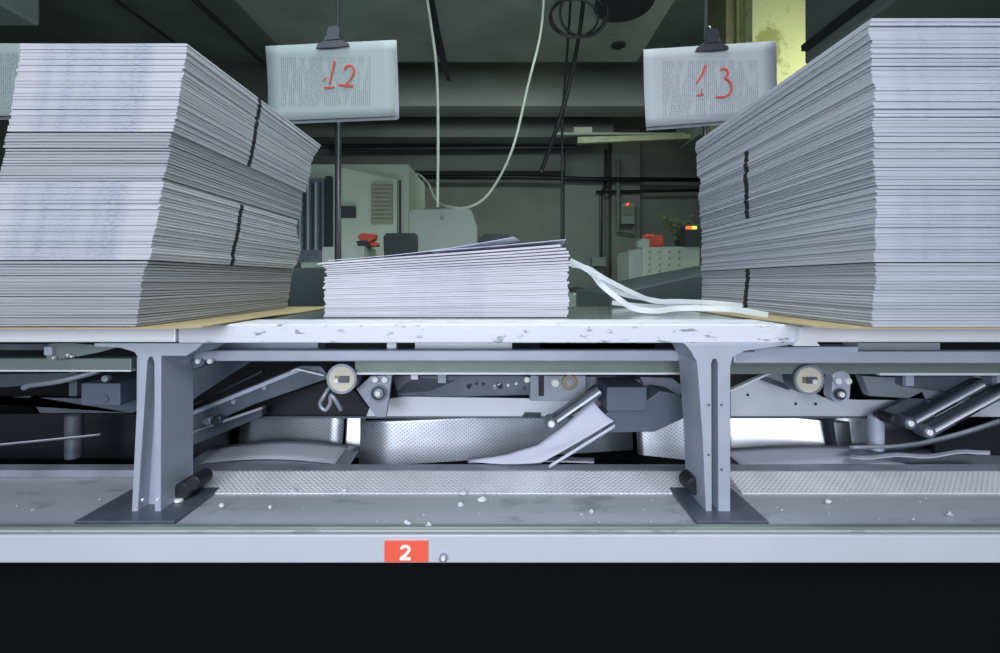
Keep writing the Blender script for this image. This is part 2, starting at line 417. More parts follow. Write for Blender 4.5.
# tan boards under the tall stacks
def board(x0, x1, y0, y1, zf): return sheet(lambda u, v: Vector((x0+(x1-x0)*u, y0+(y1-y0)*v, zf(u, v))), 14, 8, .0011)
o = obj('cardboard_sheet', board(-.56, -.25, .352, .64, lambda u, v: TOP+.0008+.0010*max(0, (u-.86)/.14)**2*(1+math.sin(v*7))), board_m)
tag(o, 'tan cardboard sheet lying under the tall left stack', 'cardboard')
o = obj('cardboard_sheet', board(.262, .56, .352, .664, lambda u, v: TOP+.0008+.0008*max(0, (.14-u)/.14)**2*(1+math.cos(v*6))), board_m)
tag(o, 'tan cardboard sheet lying under the tall right stack', 'cardboard')
# straps running from the low stack to the right stack
def strap(pts, label):
    pts = [p+Vector((0, 0, .002)) for p in pts]
    o = obj('plastic_strap', tube(smoothpts(pts, 10), 0, flat=(.0013, .0066)), strap_m)
    tag(o, label, 'strap', 'white plastic straps beside the low stack')
strap([P(571, 266, .56), P(588, 270, .555), P(604, 280, .55), P(634, 295, .56), P(654, 302.5, .57), P(680, 303, .57), P(720, 305, .56), P(775, 311, .52), P(800, 315, .47)], 'thinner white plastic strap, leaving the low stack and running right behind the wider one')
strap([P(570, 262, .53), P(590, 273, .52), P(601, 286, .51), P(618, 300, .505), P(634, 310, .505), P(656, 312.5, .50), P(680, 310, .50), P(730, 311, .48), P(768, 317.2, .45)], 'wider white plastic strap dipping to the tabletop before running right')
strap([P(600, 283, .62), P(622, 295, .60), P(645, 300, .60), P(680, 306, .58), P(700, 309, .57)], 'short white plastic strap crossing behind the two long ones')
strap([P(612, 304, .64), P(640, 307, .63), P(690, 309.5, .60), P(740, 312, .56)], 'pale strip put in as a reflection at the back of the tabletop')  # solid strip drawn in place of a pale reflection on the tabletop
# ------------------------------------------------------------------ the feeder machine
mc = empty('feeding_machine', (0, .5, 0), 'long grey and white collating machine carrying the paper stacks', 'machine')
XR = 1.15
def part(name, bm, mat, parent=mc, label=None, smooth=False, bev=0, kind=None):
    o = obj(name, bm, mat, parent, smooth=smooth, bev=bev)
    if label: o['label'] = label
    if kind: o['kind'] = kind
    return o
tt = part('tabletop', box(-XR, XR, .3905, .665, TOP-.015, TOP), table_top_m, bev=.001)
xl = (178-500)/F*.386; xr = (801-500)/F*.386
part('front_edge', box(xl, xr, .386, .437, TOP-.0165, TOP+.0006), white_paint, tt, 'chipped white painted edge', bev=.0012)
part('front_edge', box(-XR, xl-.001, .384, .41, TOP-.0155, TOP+.0004), alu_hi, tt, 'bright aluminium edge', bev=.001)
part('front_edge', box(xr+.001, XR, .384, .41, TOP-.0155, TOP+.0004), alu_hi, tt, 'bright aluminium edge', bev=.001)
part('hinge_plate', prism([(755, 347), (858, 347), (858, 352.5), (755, 352.5)], .40, .02), rail_m)
part('hinge_tab', prism([(799, 327), (815, 327), (815, 340), (820, 346), (794, 346), (799, 340)], .3815, .004), alu_hi)
# upside-down U brackets
def arch(pts, Y, d, nm='support_bracket'):
    return part(nm, prism(pts, Y, d), cast, bev=.0006)
YB = .383
# left bracket: two thin legs joined by a flared head
la = [(94, 343.5), (203, 343.5), (196, 350), (186, 356), (161, 356), (160.5, 512), (154.5, 512), (154, 362), (152, 357), (149, 357), (147, 362), (137.5, 512), (131.5, 512), (138.5, 366), (139, 359), (134, 352), (120, 348), (94, 346.5)]
lb = arch(la, YB, .041)
part('web', prism([(137, 357), (157, 357), (157, 510), (136, 510)], YB+.012, .003), cast, lb)
part('web', prism([(160, 343.8), (190, 343.8), (186, 500), (160, 500)], YB+.038, .003), cast, lb)
ra = [(684, 343.5), (800, 343.5), (775, 347), (745, 351), (733, 357), (730.5, 366), (730.5, 512), (724, 515), (718.5, 512), (718, 364), (716.5, 359), (713, 359), (711.5, 364), (712, 516), (706, 512), (703, 440), (700, 400), (698, 372), (697, 362), (690, 350)]
rb = arch(ra, YB, .041)
part('web', prism([(688, 343.8), (714, 343.8), (714, 506), (692, 500), (691, 420), (688, 390)], YB+.036, .003), cast, rb)
part('web', prism([(711, 360), (722, 360), (722, 510), (711, 510)], YB+.03, .003), cast, rb)
def foot(x0, x1, par):
    b = part('foot_plate', box(x0, x1, .367, .445, LEDGE+.0006, LEDGE+.0035), msteel, par, bev=.0006)
    return b
foot(-.372, -.285, lb); foot(.172, .235, rb)
for x, y, par in ((181, 492, lb), (192, 484, lb), (696, 487, rb)):
    part('clamp_knob', disc(P(x, y, .40), .0085 if x != 192 else .007, .02), black, par)
for x, y, r, par in ((179, 505, .004, lb), (170, 497, .003, lb)):
    c = P(x, y, .40); part('foot_bolt', disc(Vector((c.x, .2134*F/(y-281), LEDGE+.0036)), r, .003, axis='Z'), bolt_m, par)
for x, y in ((142, 500), (157, 500)): part('rivet', disc(P(x, y, YB-.0012), .0012, .0012), bolt_m, lb)
for x, y in ((709, 405), (709, 455), (722, 470), (722, 405)): part('rivet', disc(P(x, y, YB-.0012), .0010, .0012), msteel, rb)
# rails
part('guide_rail', pbox(187, 688, 350.5, 361.5, .425, .012), rail_m, bev=.0015)
part('guide_rail', pbox(734, 1110, 351.5, 363.5, .40, .012), rail_m, bev=.0015)
part('guide_rail', pbox(-150, 131, 358.5, 370, .43, .012), green_m, bev=.001)
part('rail_lip', pbox(-150, 131, 370, 371.6, .428, .006), alu_hi)
part('cover_plate', pbox(355, 690, 361, 373.5, .455, .004), green_m)
part('rail_lip', pbox(342, 684, 372.6, 374.6, .452, .006), alu_hi)
part('cover_plate', pbox(730, 1150, 362, 374, .455, .004), green_m)
part('rail_lip', pbox(880, 1150, 373.2, 375.4, .452, .006), alu_hi)
part('upper_beam', pbox(206, 318, 342, 350.5, .46, .02), rail_m)
part('upper_beam', pbox(415, 512, 340, 350, .46, .02), lsteel)
part('upper_beam', pbox(858, 940, 343, 351, .45, .02), lsteel)
part('upper_beam', pbox(0-150, 60, 344, 350, .44, .02), msteel)
part('latch', pbox(387, 396, 343, 351, .445, .008), lsteel)
part('angle_plate', prism([(50, 343.5), (70, 343), (118, 347), (100, 352), (75, 357), (48, 360), (44, 352)], .422, .01), green_m)
part('angle_tab', pbox(44, 52, 347, 355, .418, .006), rail_m)
for x, y in ((67, 355), (71, 356.5), (53, 358)): part('bolt', disc(P(x, y, .418), .0013, .003), bolt_m)
part('floor_reflection_panel', pbox(540, 655, 340, 372, .60, .01), M('painted floor reflection', (.20, .27, .19), .6), label='grey green panel painted as floor reflection behind the rails')  # green panel stands in for the floor reflection seen between the rails
# rear body of the machine
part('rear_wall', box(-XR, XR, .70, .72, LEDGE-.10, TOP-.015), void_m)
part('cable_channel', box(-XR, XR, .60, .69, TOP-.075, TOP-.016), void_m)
BP = .52
part('back_plate', prism([(366, 417), (372, 401), (404, 396.5), (560, 399), (577, 401), (600, 398), (604, 417)], BP, .003), lsteel, bev=.0005)
part('back_plate', prism([(731, 417), (731, 391), (775, 370), (792, 371), (800, 386), (825, 398), (860, 400), (868, 400), (1110, 401), (1110, 375), (1150, 375), (1150, 417)], BP, .003), lsteel, bev=.0005)
part('back_plate', prism([(-160, 408), (30, 396), (40, 413), (132, 413), (160, 400), (-160, 394)], .50, .003), msteel)
for x, y in ((748, 395), (796, 404), (816, 404)): part('hole_plug', disc(P(x, y, BP-.0008), .0017, .0012), void_m)
# curved perforated trough
def trough(px0, px1, mat, zt=417, zb=462, cur=.009, tilt=0):
    a = P(px0, zt, .56); b = P(px1, zb, .56)
    return sheet(lambda u, v: Vector((a.x+(b.x-a.x)*u, .572-cur*v-.003*v**4+tilt*(b.x-a.x)*(u-.5), a.z+(b.z-a.z)*v)), 8, 14, .002)
def trough_part(x0, x1, mat, **k): return part('trough_panel', trough(x0, x1, mat, **k), mat, smooth=True)
trough_part(232, 343, chrome, tilt=-.12)
trough_part(344, 362, chromep, tilt=.25)
trough_part(365, 640, chrome, tilt=.15)
trough_part(641, 700, chrome, tilt=-.28)
trough_part(732, 838, chromep, tilt=-.42)
trough_part(842, 1150, chromep, tilt=-.12)
part('trough_divider', bar(P(363, 414, .545), P(363, 468, .545), .007, .01), dsteel)
part('trough_divider', bar(P(829, 405, .535), P(835, 452, .535), .007, .01), dsteel)
part('trough_rim', pbox(232, 604, 416.6, 418.4, .518, .004), msteel)
part('trough_rim', pbox(731, 870, 416.6, 418.4, .518, .004), msteel)
part('trough_floor', box(-XR, XR, .474, .70, LEDGE-.045, LEDGE-.043), dsteel)
part('trough_front', box(-XR, XR, .4725, .476, LEDGE-.045, LEDGE-.001), msteel)
# lower chute edges in the trough
part('chute', sheet(lambda u, v: Vector((P(183+165*u, 0, .5).x, .49+.06*v, P(0, 468-5*math.sin(u*PI)-4*v, .5).z)), 12, 4, .002), steel, smooth=True)
part('chute', sheet(lambda u, v: Vector((P(731+330*u, 0, .5).x, .485+.06*v, P(0, 470-3*math.sin(u*PI)-3*v, .5).z)), 12, 4, .002), steel, smooth=True)
# ledge
led = part('ledge', box(-XR, XR, .3605, .4735, LEDGE-.003, LEDGE), ledge_m, bev=.0008)
for x0, x1, r in ((200, 691, 0), (731, 1150, 0)):
    a = (x0-500)/F*.44; b = (x1-500)/F*.44
    kb = box(a, b, .4195, .450, LEDGE+.0003, LEDGE+.0015)
    for v_ in kb.verts:
        if v_.co.y > .44 and v_.co.z > LEDGE+.001: v_.co.z = LEDGE+.0095
    part('knurled_strip', kb, knurl, led)
part('rear_lip', box(-XR, XR, .4555, .4715, LEDGE, LEDGE+.0080), steel, led, bev=.001)
part('front_lip', box(-XR, XR, .3595, .3655, LEDGE+.0002, LEDGE+.0024), green_m, led, bev=.0008)
part('front_panel', box(-XR, XR, .358, .362, P(0, 563, .358).z, LEDGE-.0035), panel_m, bev=.0008)
pl = part('base_cabinet', box(-XR, XR, .40, .68, .02, P(0, 563, .358).z+.004), plinth_m, bev=.002)
num = part('number_plate', pbox(384.5, 428, 541.5, 562.2, .3565, .0014), red_m)
# numeral 2, drawn as an outline
def stroke2(pts, w, Y, d, closed=False):
    """a flat pen stroke of width w following pixel points, at distance Y"""
    bm = bmesh.new(); v = [P(x, y, Y) for x, y in pts]; ww = w if isinstance(w, list) else [w]*len(v); A = []; B = []
    for i, p in enumerate(v):
        t = (v[min(i+1, len(v)-1)]-v[max(i-1, 0)]).normalized(); n = Vector((-t.z, 0, t.x))*ww[i]/F*Y/2
        A.append((bm.verts.new(p+n), bm.verts.new(p+n+Vector((0, d, 0))))); B.append((bm.verts.new(p-n), bm.verts.new(p-n+Vector((0, d, 0)))))
    for i in range(len(v)-1):
        for q in (0, 1): bm.faces.new((A[i][q], A[i+1][q], B[i+1][q], B[i][q]))
        bm.faces.new((A[i][0], A[i+1][0], A[i+1][1], A[i][1])); bm.faces.new((B[i][0], B[i+1][0], B[i+1][1], B[i][1]))
    for i in (0, -1): bm.faces.new((A[i][0], A[i][1], B[i][1], B[i][0]))
    return bm
def merge(*bms):
    out = bmesh.new()
    for b in bms:
        me = bpy.data.meshes.new('tmp'); b.to_mesh(me); b.free(); out.from_mesh(me); bpy.data.meshes.remove(me)
    return out
def arc(cx, cy, rx, ry, a0, a1, n=14): return [(cx+rx*math.cos(math.radians(a0+(a1-a0)*i/n)), cy-ry*math.sin(math.radians(a0+(a1-a0)*i/n))) for i in range(n+1)]
two = stroke2(arc(405.2, 549.6, 3.9, 3.1, 175, -35)+[(405.5, 555.2), (402.2, 557.6), (401.2, 558.8)], 3.0, .3560, .0005)
two = merge(two, stroke2([(399.7, 558.9), (410.6, 558.9)], 3.0, .3561, .0004))
part('numeral', two, white_m, num, 'white figure 2')
b = part('bolt', disc(P(443, 559.5, .354), .0034, .004), steel); part('bolt_head', disc(P(443, 559.5, .3525), .0019, .0015, seg=6), bolt_m, b)
# -------- bay hardware
def wheel(px, py, Y, flip=1):
    w = part('drive_wheel', disc(P(px, py, Y), 15.2/F*Y, .022), msteel, smooth=False)
    part('wheel_ring', ring(P(px, py, Y-.0015), 15/F*Y, 12.6/F*Y, .002), steel, w)
    part('wheel_face', disc(P(px, py, Y-.002), 12.7/F*Y, .002), cream, w)
    a = -6*flip
    part('slot', bar(P(px-7, py, Y-.0026), P(px+8, py, Y-.0026), 6/F*Y, .0008), brass, w)
    part('key', bar(P(px-2, py+.5, Y-.004), P(px+7, py+.5, Y-.004), 6.5/F*Y, .002), msteel, w)
    part('key_tip', disc(P(px+a+0, py+2, Y-.0055), 2.4/F*Y, .002), bolt_m, w)
wheel(341.5, 379, .45); wheel(809.5, 380, .45, -1)
# small looped hose under the left wheel
part('hose', tube(smoothpts([P(329, 388, .46), P(324, 396, .455), P(320, 404, .455), P(325, 410, .455), P(330, 404, .455), P(331, 395, .455), P(336, 401, .455), P(341, 410, .46)], 8), .0022), steel, smooth=True)
# roller brackets
br = part('roller_bracket', prism([(356, 389), (371, 376), (392, 375), (389, 396), (386, 417), (376, 417)], .47, .006), steel, bev=.0006)
for x, y in ((375, 380), (384.5, 380)): part('bolt', disc(P(x, y, .465), 3.1/F*.465, .005), bolt_m, br)
q = part('bearing', disc(P(378, 393.5, .466), 8.4/F*.466, .004), steel, br); part('bearing_ring', ring(P(378, 393.5, .4645), 7/F*.465, 5/F*.465, .002), dsteel, q); part('bearing_pin', disc(P(377.5, 394, .462), 2.8/F*.462, .004), bolt_m, q)
hx = 841.5
br = part('roller_bracket', prism([(833, 378)]+arc(841.5, 378, 9.3, 7, 160, 20, 8)+[(851, 380)]+arc(841, 394.5, 9.3, 9.3, 0, -180, 12), .45, .012), rail_m, bev=.0008)
for x, y in ((839.5, 381.5), (849.5, 381.5)): part('bolt', disc(P(x, y, .445), 3.3/F*.445, .005), bolt_m, br)
q = part('bearing', disc(P(841, 394.5, .447), 6.6/F*.447, .004), steel, br); part('bearing_ring', ring(P(841, 394.5, .4455), 5.4/F*.446, 3.6/F*.446, .002), dsteel, q); part('bearing_pin', disc(P(843, 395, .443), 2.7/F*.443, .004), bolt_m, q)
# centre bay: dark drive housing and bearing block
dh = part('drive_housing', prism([(392, 375.5), (528, 375.5), (532, 395), (460, 397), (398, 396)], .505, .05), msteel, bev=.001)
part('housing_slot', prism([(395, 394), (412, 378), (455, 381), (430, 391)], .503, .002), dsteel, dh)
part('tab', pbox(411, 418, 375, 379.5, .498, .006), lsteel, dh); part('tab', pbox(438, 446, 375, 383, .498, .006), steel, dh)
for i in range(14):
    x = 462+random.uniform(0, 66); y = 383+random.uniform(0, 9)
    part('grease_clump', disc(P(x, y, .502), random.uniform(.9, 2.3)/F*.5, .002, seg=7), random.choice([dsteel, steel, lsteel]), dh)
bb = part('bearing_block', pbox(530, 586, 375.5, 401, .49, .03), steel, bev=.001)
part('slot', pbox(538.5, 544, 376, 396, .4895, .001), black, bb)
part('bolt', disc(P(555.5, 383.5, .486), 4/F*.486, .005), bolt_m, bb); part('bearing', disc(P(569.5, 382.5, .487), 7.8/F*.487, .004), brass, bb, 'brown ringed bearing'); part('bearing_pin', disc(P(569.5, 382.5, .4855), 4/F*.4855, .002), steel, bb)
part('bolt', disc(P(527, 380, .49), 3/F*.49, .006), bolt_m, dh)
part('catch', prism([(522, 417.5), (525, 413), (541, 413.5), (541, 417.5)], .515, .006), dsteel)
part('side_block', pbox(607, 647, 387.5, 411, .46, .05), slate, bev=.001)
part('support_piece', prism([(585, 377), (612, 376), (640, 380), (648, 390), (600, 396), (585, 396)], .52, .02), steel)
part('support_piece', prism([(640, 377), (672, 378), (682, 386), (680, 396), (648, 393)], .51, .03), steel)
part('slanted_cover', prism([(596, 424), (610, 410), (648, 400), (660, 391), (676, 394), (686, 400), (689, 416), (655, 432), (605, 433)], .465, .03), slate, bev=.001)
# gripper with roller
def gripper(x0, y0, x1, y1, Y, r, mat=msteel, n=2):
    g = part('gripper_arm', bar(P(x0, y0, Y), P(x1, y1, Y), 9/F*Y, .01), mat, bev=.0006)
    dx, dy = x1-x0, y1-y0; L_ = math.hypot(dx, dy); nx, ny = -dy/L_, dx/L_
    part('gripper_edge', bar(P(x0-nx*5, y0-ny*5, Y-.001), P(x1-nx*5, y1-ny*5, Y-.001), 2.4/F*Y, .008), dsteel, g)
    part('gripper_edge', bar(P(x0+nx*1, y0+ny*1, Y-.002), P(x1+nx*1, y1+ny*1, Y-.002), 2/F*Y, .004), alu_hi, g)
    part('gripper_slot', bar(P(x0+dx*.3+nx*3, y0+dy*.3+ny*3, Y-.001), P(x0+dx*.6+nx*3, y0+dy*.6+ny*3, Y-.001), 2.2/F*Y, .004), black, g)
    q = part('roller', disc(P(x0, y0, Y-.004), r/F*Y, .016), msteel, g); part('roller_pin', disc(P(x0, y0, Y-.006), r*.5/F*Y, .003), bolt_m, q)
gripper(551.5, 424.5, 600, 391, .455, 6.5)
gripper(912, 424, 985, 384, .48, 6); gripper(931, 433, 1010, 390, .47, 6)
part('roller', disc(P(897, 421, .475), 5.5/F*.475, .02), black)
part('link_arm', bar(P(880, 420, .50), P(925, 398, .50), 14/F*.5, .006), msteel)
# right bay casings
dp = part('side_casing', prism([(903, 376), (1060, 376), (1060, 404), (990, 400), (940, 391), (903, 386)], .49, .02), msteel, bev=.001)
part('tab', pbox(906, 914, 374, 386, .485, .004), rail_m, dp); part('bolt', disc(P(977.5, 379.5, .486), 4/F*.486, .004), steel, dp); part('end_post', pbox(997, 1004, 376, 402, .485, .006), rail_m, dp)
part('side_casing', prism([(862, 376), (900, 378), (960, 395), (985, 402), (870, 396)], .50, .01), steel)
part('link_arm', bar(P(729, 392, .49), P(773, 372, .49), 2/F*.49, .006), alu_hi); part('link_arm', bar(P(752, 366, .48), P(797, 376, .48), 2/F*.48, .006), alu_hi)
part('gap_shade', prism([(730, 364), (798, 364), (798, 388), (776, 371), (731, 392)], .525, .004), black)  # black sheet put in for the shade behind the link arms
part('link_arm', bar(P(760, 377, .50), P(790, 388, .50), 5/F*.5, .006), msteel)
part('guide_post', disc(P(876, 416, .50), 6.5/F*.5, -34/F*.5, axis='Z'), rail_m)
part('curved_guide', sheet(lambda u, v: P(850+150*u, 447-27*max(0, u-.25)**1.6*1.6-1.0*math.sin(u*PI)+3*v, .485+.03*v), 14, 3, .003), steel, smooth=True)
part('opening_shade', prism([(935, 440), (1040, 404), (1140, 404), (1140, 460), (935, 460)], .53, .004), void_m)  # black sheet put in for the shaded hollow at the far right
# left side of the centre bay: sloping transport arms
ta = part('transport_arm', prism([(183, 432), (183, 414), (300, 366), (320, 366), (330, 378), (255, 404), (200, 428)], .475, .02), msteel, bev=.001)
part('arm_edge', bar(P(184, 417, .472), P(300, 369.5, .472), 3.6/F*.472, .006), rail_m, ta)
part('arm_edge', bar(P(184, 409.5, .47), P(262, 371.5, .47), 2/F*.47, .006), black, ta)
part('arm_edge', bar(P(184, 435, .47), P(262, 408, .47), 2.2/F*.47, .006), steel, ta)
part('arm_edge', tube([P(292, 371, .468), P(297, 369, .468), P(324, 375.5, .468)], .0009), bolt_m, ta)
part('arm_bearing', disc(P(216, 421, .466), 5/F*.466, .008), dsteel, ta); part('arm_bearing', disc(P(206, 422, .466), 4/F*.466, .008), steel, ta)
for x, y in ((233, 402), (264, 388)): part('bolt', disc(P(x, y, .472), 2.6/F*.47, .004), steel, ta)
part('side_plate', prism([(186, 362), (250, 362), (215, 385), (186, 404)], .50, .006), slate); part('rail_end', prism([(183, 361), (206, 360.5), (202, 366), (186, 372)], .42, .02), msteel)
for x in (197, 209): part('bolt', disc(P(x, 361.5, .419), 2.6/F*.42, .004), bolt_m)
part('opening_shade', prism([(258, 404), (330, 380), (356, 392), (374, 416), (258, 416)], .528, .004), void_m)  # black sheet stands for the shade behind wheel and roller bracket
part('lower_arm', prism([(183, 437), (215, 425), (262, 409), (262, 416), (225, 432), (190, 446)], .50, .01), msteel)
# left bay
lbp = part('side_block', pbox(81, 120, 383.5, 405.5, .455, .06), slate, bev=.001)
part('bolt', disc(P(104, 379, .452), 3.4/F*.452, .006), steel); part('bolt', disc(P(104, 399, .4535), 4/F*.4535, .002), slate, lbp)
part('lever', tube(smoothpts([P(24, 388, .46), P(32, 385, .46), P(60, 381, .46), P(100, 371, .47)], 6), .0032), steel, smooth=True)
part('link_arm', pbox(69, 77, 371, 396, .47, .006), msteel)
part('side_plate', prism([(-100, 376), (60, 373), (100, 373), (20, 386), (-100, 393)], .50, .006), msteel)
part('guide_post', disc(P(74, 414, .50), 7/F*.5, -44/F*.5, axis='Z'), msteel)
part('opening_shade', pbox(-200, 228, 414, 462, .56, .004), void_m)  # black sheet carries the shade at the back of the left bay
# ------------------------------------------------------------------ loose paper in the trough and on the ledge
def loose(fn, label, mat=loose_m, nm='paper_sheet', grp=None, n=(12, 4)):
    o = obj(nm, sheet(fn, n[0], n[1], .0006), mat, smooth=True); tag(o, label, 'paper sheet', grp); return o
loose(lambda u, v: Vector((P(200+135*u, 0, .5).x, .50+.045*v, P(0, 464-5*math.sin(u*PI)-4*v, .5).z)), 'grey sheet sliding along the trough left of the chrome divider')
loose(lambda u, v: P(468+126*u, 463-5*v-1.5*math.sin(PI*u), .478+.05*v), 'white sheet lying flat in the trough under the slanted sheet', lilac_m)
def slant(u, v):
    u = max(0, min(1, u)) if 0 <= u <= 1 else u
    A = [(466, 461), (505, 455), (538, 445), (565, 425), (592, 400)]; B = [(541, 463), (556, 455), (574, 444.5), (594, 433), (614, 421)]
    k = max(0, min(3, int(u*4))); t = u*4-k
    a = [A[k][q]*(1-t)+A[k+1][q]*t for q in (0, 1)]; b = [B[k][q]*(1-t)+B[k+1][q]*t for q in (0, 1)]
    return P(a[0]*(1-v)+b[0]*v, a[1]*(1-v)+b[1]*v+2.2*math.sin(PI*v), .475-.016*v-.006*u)
loose(slant, 'lilac white sheet pulled up on a slant beneath the roller gripper', lilac_m, n=(16, 6))
loose(lambda u, v: P(549+66*u, 465-41*u+3.5*v, .452), 'narrow bright sheet edge slanting beside the dark cover', lilac_m, n=(8, 2))
loose(lambda u, v: Vector((P(737+160*u, 0, .5).x, .487+.045*v, P(0, 463-3*v-4*math.sin(u*2.5), .5).z)), 'pale sheet lying in the trough of the right bay', lilac_m)
loose(lambda u, v: P(850+140*u, 458-8*max(0, u-.4)-4*v+1.5*math.sin(u*14), .478+.012*v), 'crumpled pale sheet at the far right of the trough')
loose(lambda u, v: P(-40+140*u, 448-14*u+2*v, .455+.02*v), 'thin sheet seen edge on in the dark left bay', n=(8, 2))
rs = random.Random(3)
def scrap(px, py, w, label, g='paper scraps on the ledge', h=.0038):
    Yl = .2134*F/(py-281); c = Vector(((px-500)/F*Yl, Yl, LEDGE+.0008)); s = w/F*Yl
    if .421 < Yl < .453: c.z += .0016
    bm = bmesh.new(); n = 7; ph = rs.random()*6
    rimv = []
    for i in range(n):
        t = 2*PI*i/n; r = s/2*rs.uniform(.55, 1.1); rimv.append(bm.verts.new(c+Vector((r*math.cos(t), r*.7*math.sin(t), rs.uniform(0, h)))))
    top = bm.verts.new(c+Vector((rs.uniform(-.2, .2)*s, 0, h*1.3))); bot = bm.verts.new(c-Vector((0, 0, .0002)))
    for i in range(n): bm.faces.new((rimv[i], rimv[(i+1) % n], top)); bm.faces.new((rimv[(i+1) % n], rimv[i], bot))
    o = obj('paper_scrap', bm, scrap_m); tag(o, label, 'paper scrap', g)
big = [(294, 494, 9, 'largest torn scrap left of the middle, on the knurled strip'), (344, 494, 8, 'torn scrap on the knurled strip, right of the largest one'), (221, 509, 6, 'scrap lying near the foot of the left bracket'),
       (270, 511, 4, 'small scrap on the ledge halfway between left bracket and number plate'), (464, 497, 12, 'crumpled scrap at the middle of the ledge, back of a pair'), (481, 502, 11, 'white scrap at the middle of the ledge, front of a pair'),
       (461, 508, 8, 'small crumpled scrap in front of the pair at the middle'), (408, 526, 12, 'flat scrap at the ledge front above the number plate'), (428, 528, 8, 'small scrap at the ledge front right of the flat one'),
       (591, 515, 7, 'scrap alone on the ledge left of the right bracket'), (950, 517, 8, 'scrap on the ledge at the far right'), (828, 505, 7, 'scrap on the ledge of the right bay')]
for x, y, w_, lb_ in big: scrap(x, y, w_, lb_)
for i in range(46):
    x = rs.uniform(10, 990); y = rs.uniform(498, 526)
    if 110 < x < 205 or 690 < x < 735: continue
    scrap(x, y, rs.uniform(1.5, 3.2), 'tiny crumb of torn paper scattered on the grey ledge', 'paper crumbs on the ledge', .0008)
# ------------------------------------------------------------------ hanging sheets, clips and poles
def hang(corn, Yh, name_num, mat, label, strokes, px_clip, tilt=0, grp='numbered sheets on clips'):
    tl, tr, br_, bl = corn
    cx = P((tl[0]+tr[0])/2, 0, Yh).x; 
    def fn(u, v, o=(0, 0), dy=0):
        x = (tl[0]+o[0])*(1-u)*(1-v)+(tr[0]+o[0])*u*(1-v)+(br_[0]+o[0])*u*v+(bl[0]+o[0])*(1-u)*v
        y = (tl[1])*(1-u)*(1-v)+(tr[1])*u*(1-v)+(br_[1]+o[1])*u*v+(bl[1]+o[1])*(1-u)*v
        bow = .004*math.sin(v*PI)*(1 if u < .5 else .6)
        return P(x, y, Yh+dy)+Vector((0, bow+.006*v*(1 if dy else 0), 0))
    origin = P((tl[0]+tr[0])/2, (tl[1]+bl[1])/2, Yh)
    root = empty('hanging_sheets', origin, label, 'sheet', grp)
    bm = sheet(lambda u, v: fn(u, v), 10, 8, .0004); f = obj('front_sheet', bm, mat, root, origin=origin, smooth=True)
    bm = sheet(lambda u, v: fn(u, v, (1.5, 2.6), .0014), 10, 8, .0004); obj('back_sheet', bm, s_back, root, smooth=True)
    bm = sheet(lambda u, v: fn(u, v, (3, 1.6), .0028), 10, 8, .0004); obj('back_sheet', bm, s_back, root, smooth=True)
    if strokes:
        bms = [stroke2(s, w, Yh-.0012, .0004) for s, w in strokes]
        n = obj('handwritten_number', merge(*bms), red_ink, f); n['label'] = 'red handwritten ' + name_num
    return root
YH = .90
s_back = M('hanging sheet paper', (.34, .38, .42), .7)  # hanging sheet colours include the green cast of the hall light
s12 = printed_sheet('printed sheet marked twelve', (.31, .375, .375), -.106, .088, -.048, .058, 0)
s13 = printed_sheet('printed sheet marked thirteen', (.36, .39, .42), -.098, .108, -.060, .060, 4)
hang([(265.5, 46), (393.5, 40), (395.5, 116), (268, 121)], YH, '12', s12, 'printed sheets with red handwritten 12, hung beside the left stack',
     [([(334.5, 61), (332.5, 70), (329.5, 84)], [2.2, 1.5, 1.2]), ([(322, 81), (327, 77)], 1), ([(324, 87.8), (334.5, 87)], [2, 1.4]),
      (arc(349, 71, 5, 5.5, 170, -30, 8)+[(351, 78), (346, 84)], [1, 1.6, 1.8, 1.8, 2, 2, 2.2, 2.2, 2, 1.4, 1]), ([(338, 84.5), (345, 85.5), (353, 86)], [1.8, 2.4, 2.4])], 332)
hang([(643.5, 49.5), (773.5, 41), (777.5, 117), (646, 127)], YH, '13', s13, 'printed sheets with red handwritten 13, hung beside the right stack',
     [([(706, 65), (702, 75), (697, 83)], [2.2, 2, 1.8]), ([(697, 95), (704, 94.5)], 1.4), ([(702, 88), (701.5, 94)], .9),
      (arc(724, 73, 4.2, 4.5, 140, -70, 7)+arc(723, 87.5, 9, 9.5, 75, -95, 8)+[(716, 97)], 1.9)], 713)
s11 = printed_sheet('printed sheet at the edge', (.50, .62, .60), -.12, .11, -.06, .06, 8)
hang([(-98, 43), (31, 43.5), (32, 115), (-95, 119)], YH, '', s11, 'printed sheets hanging at the left edge, behind the left stack', None, -30)
def clip(px, py, label, tilt=.0):
    o = P(px, py, YH); r = empty('bulldog_clip', o, label, 'clip', 'clips holding the hanging sheets')
    bm = prism([(px-17, py+4.2), (px-15, py), (px-9, py-4), (px-5, py-5), (px+5, py-5.5), (px+9, py-4.5), (px+16, py-1), (px+16.5, py+2), (px, py+3.5)], YH-.006, .004)
    obj('front_jaw', bm, clip_m, r, bev=.0008)
    obj('back_jaw', prism([(px-14, py+2), (px-8, py-5), (px+8, py-6), (px+15, py+1)], YH+.0045, .004), clip_m, r)
    obj('handle', prism([(px-7, py-4), (px-6, py-12), (px-4, py-18), (px+4, py-19), (px+6.5, py-16), (px+6.5, py-5)], YH-.008, .003), clip_m, r, bev=.0006)
    obj('handle', prism([(px-4, py-5), (px-3, py-15), (px+7, py-16), (px+8, py-5)], YH+.007, .003), clip_m, r)
    ob = obj('spring', tube([P(px-7, py-5, YH), P(px+7, py-6, YH)], .005), rodl_m, r)
clip(332.5, 44, 'black bulldog clip gripping the sheets marked 12'); clip(712.5, 47, 'black bulldog clip gripping the sheets marked 13'); clip(-30, 44, 'black bulldog clip gripping the sheets at the left edge')
CEIL = CZ+2.25; SOF = CZ+1.8
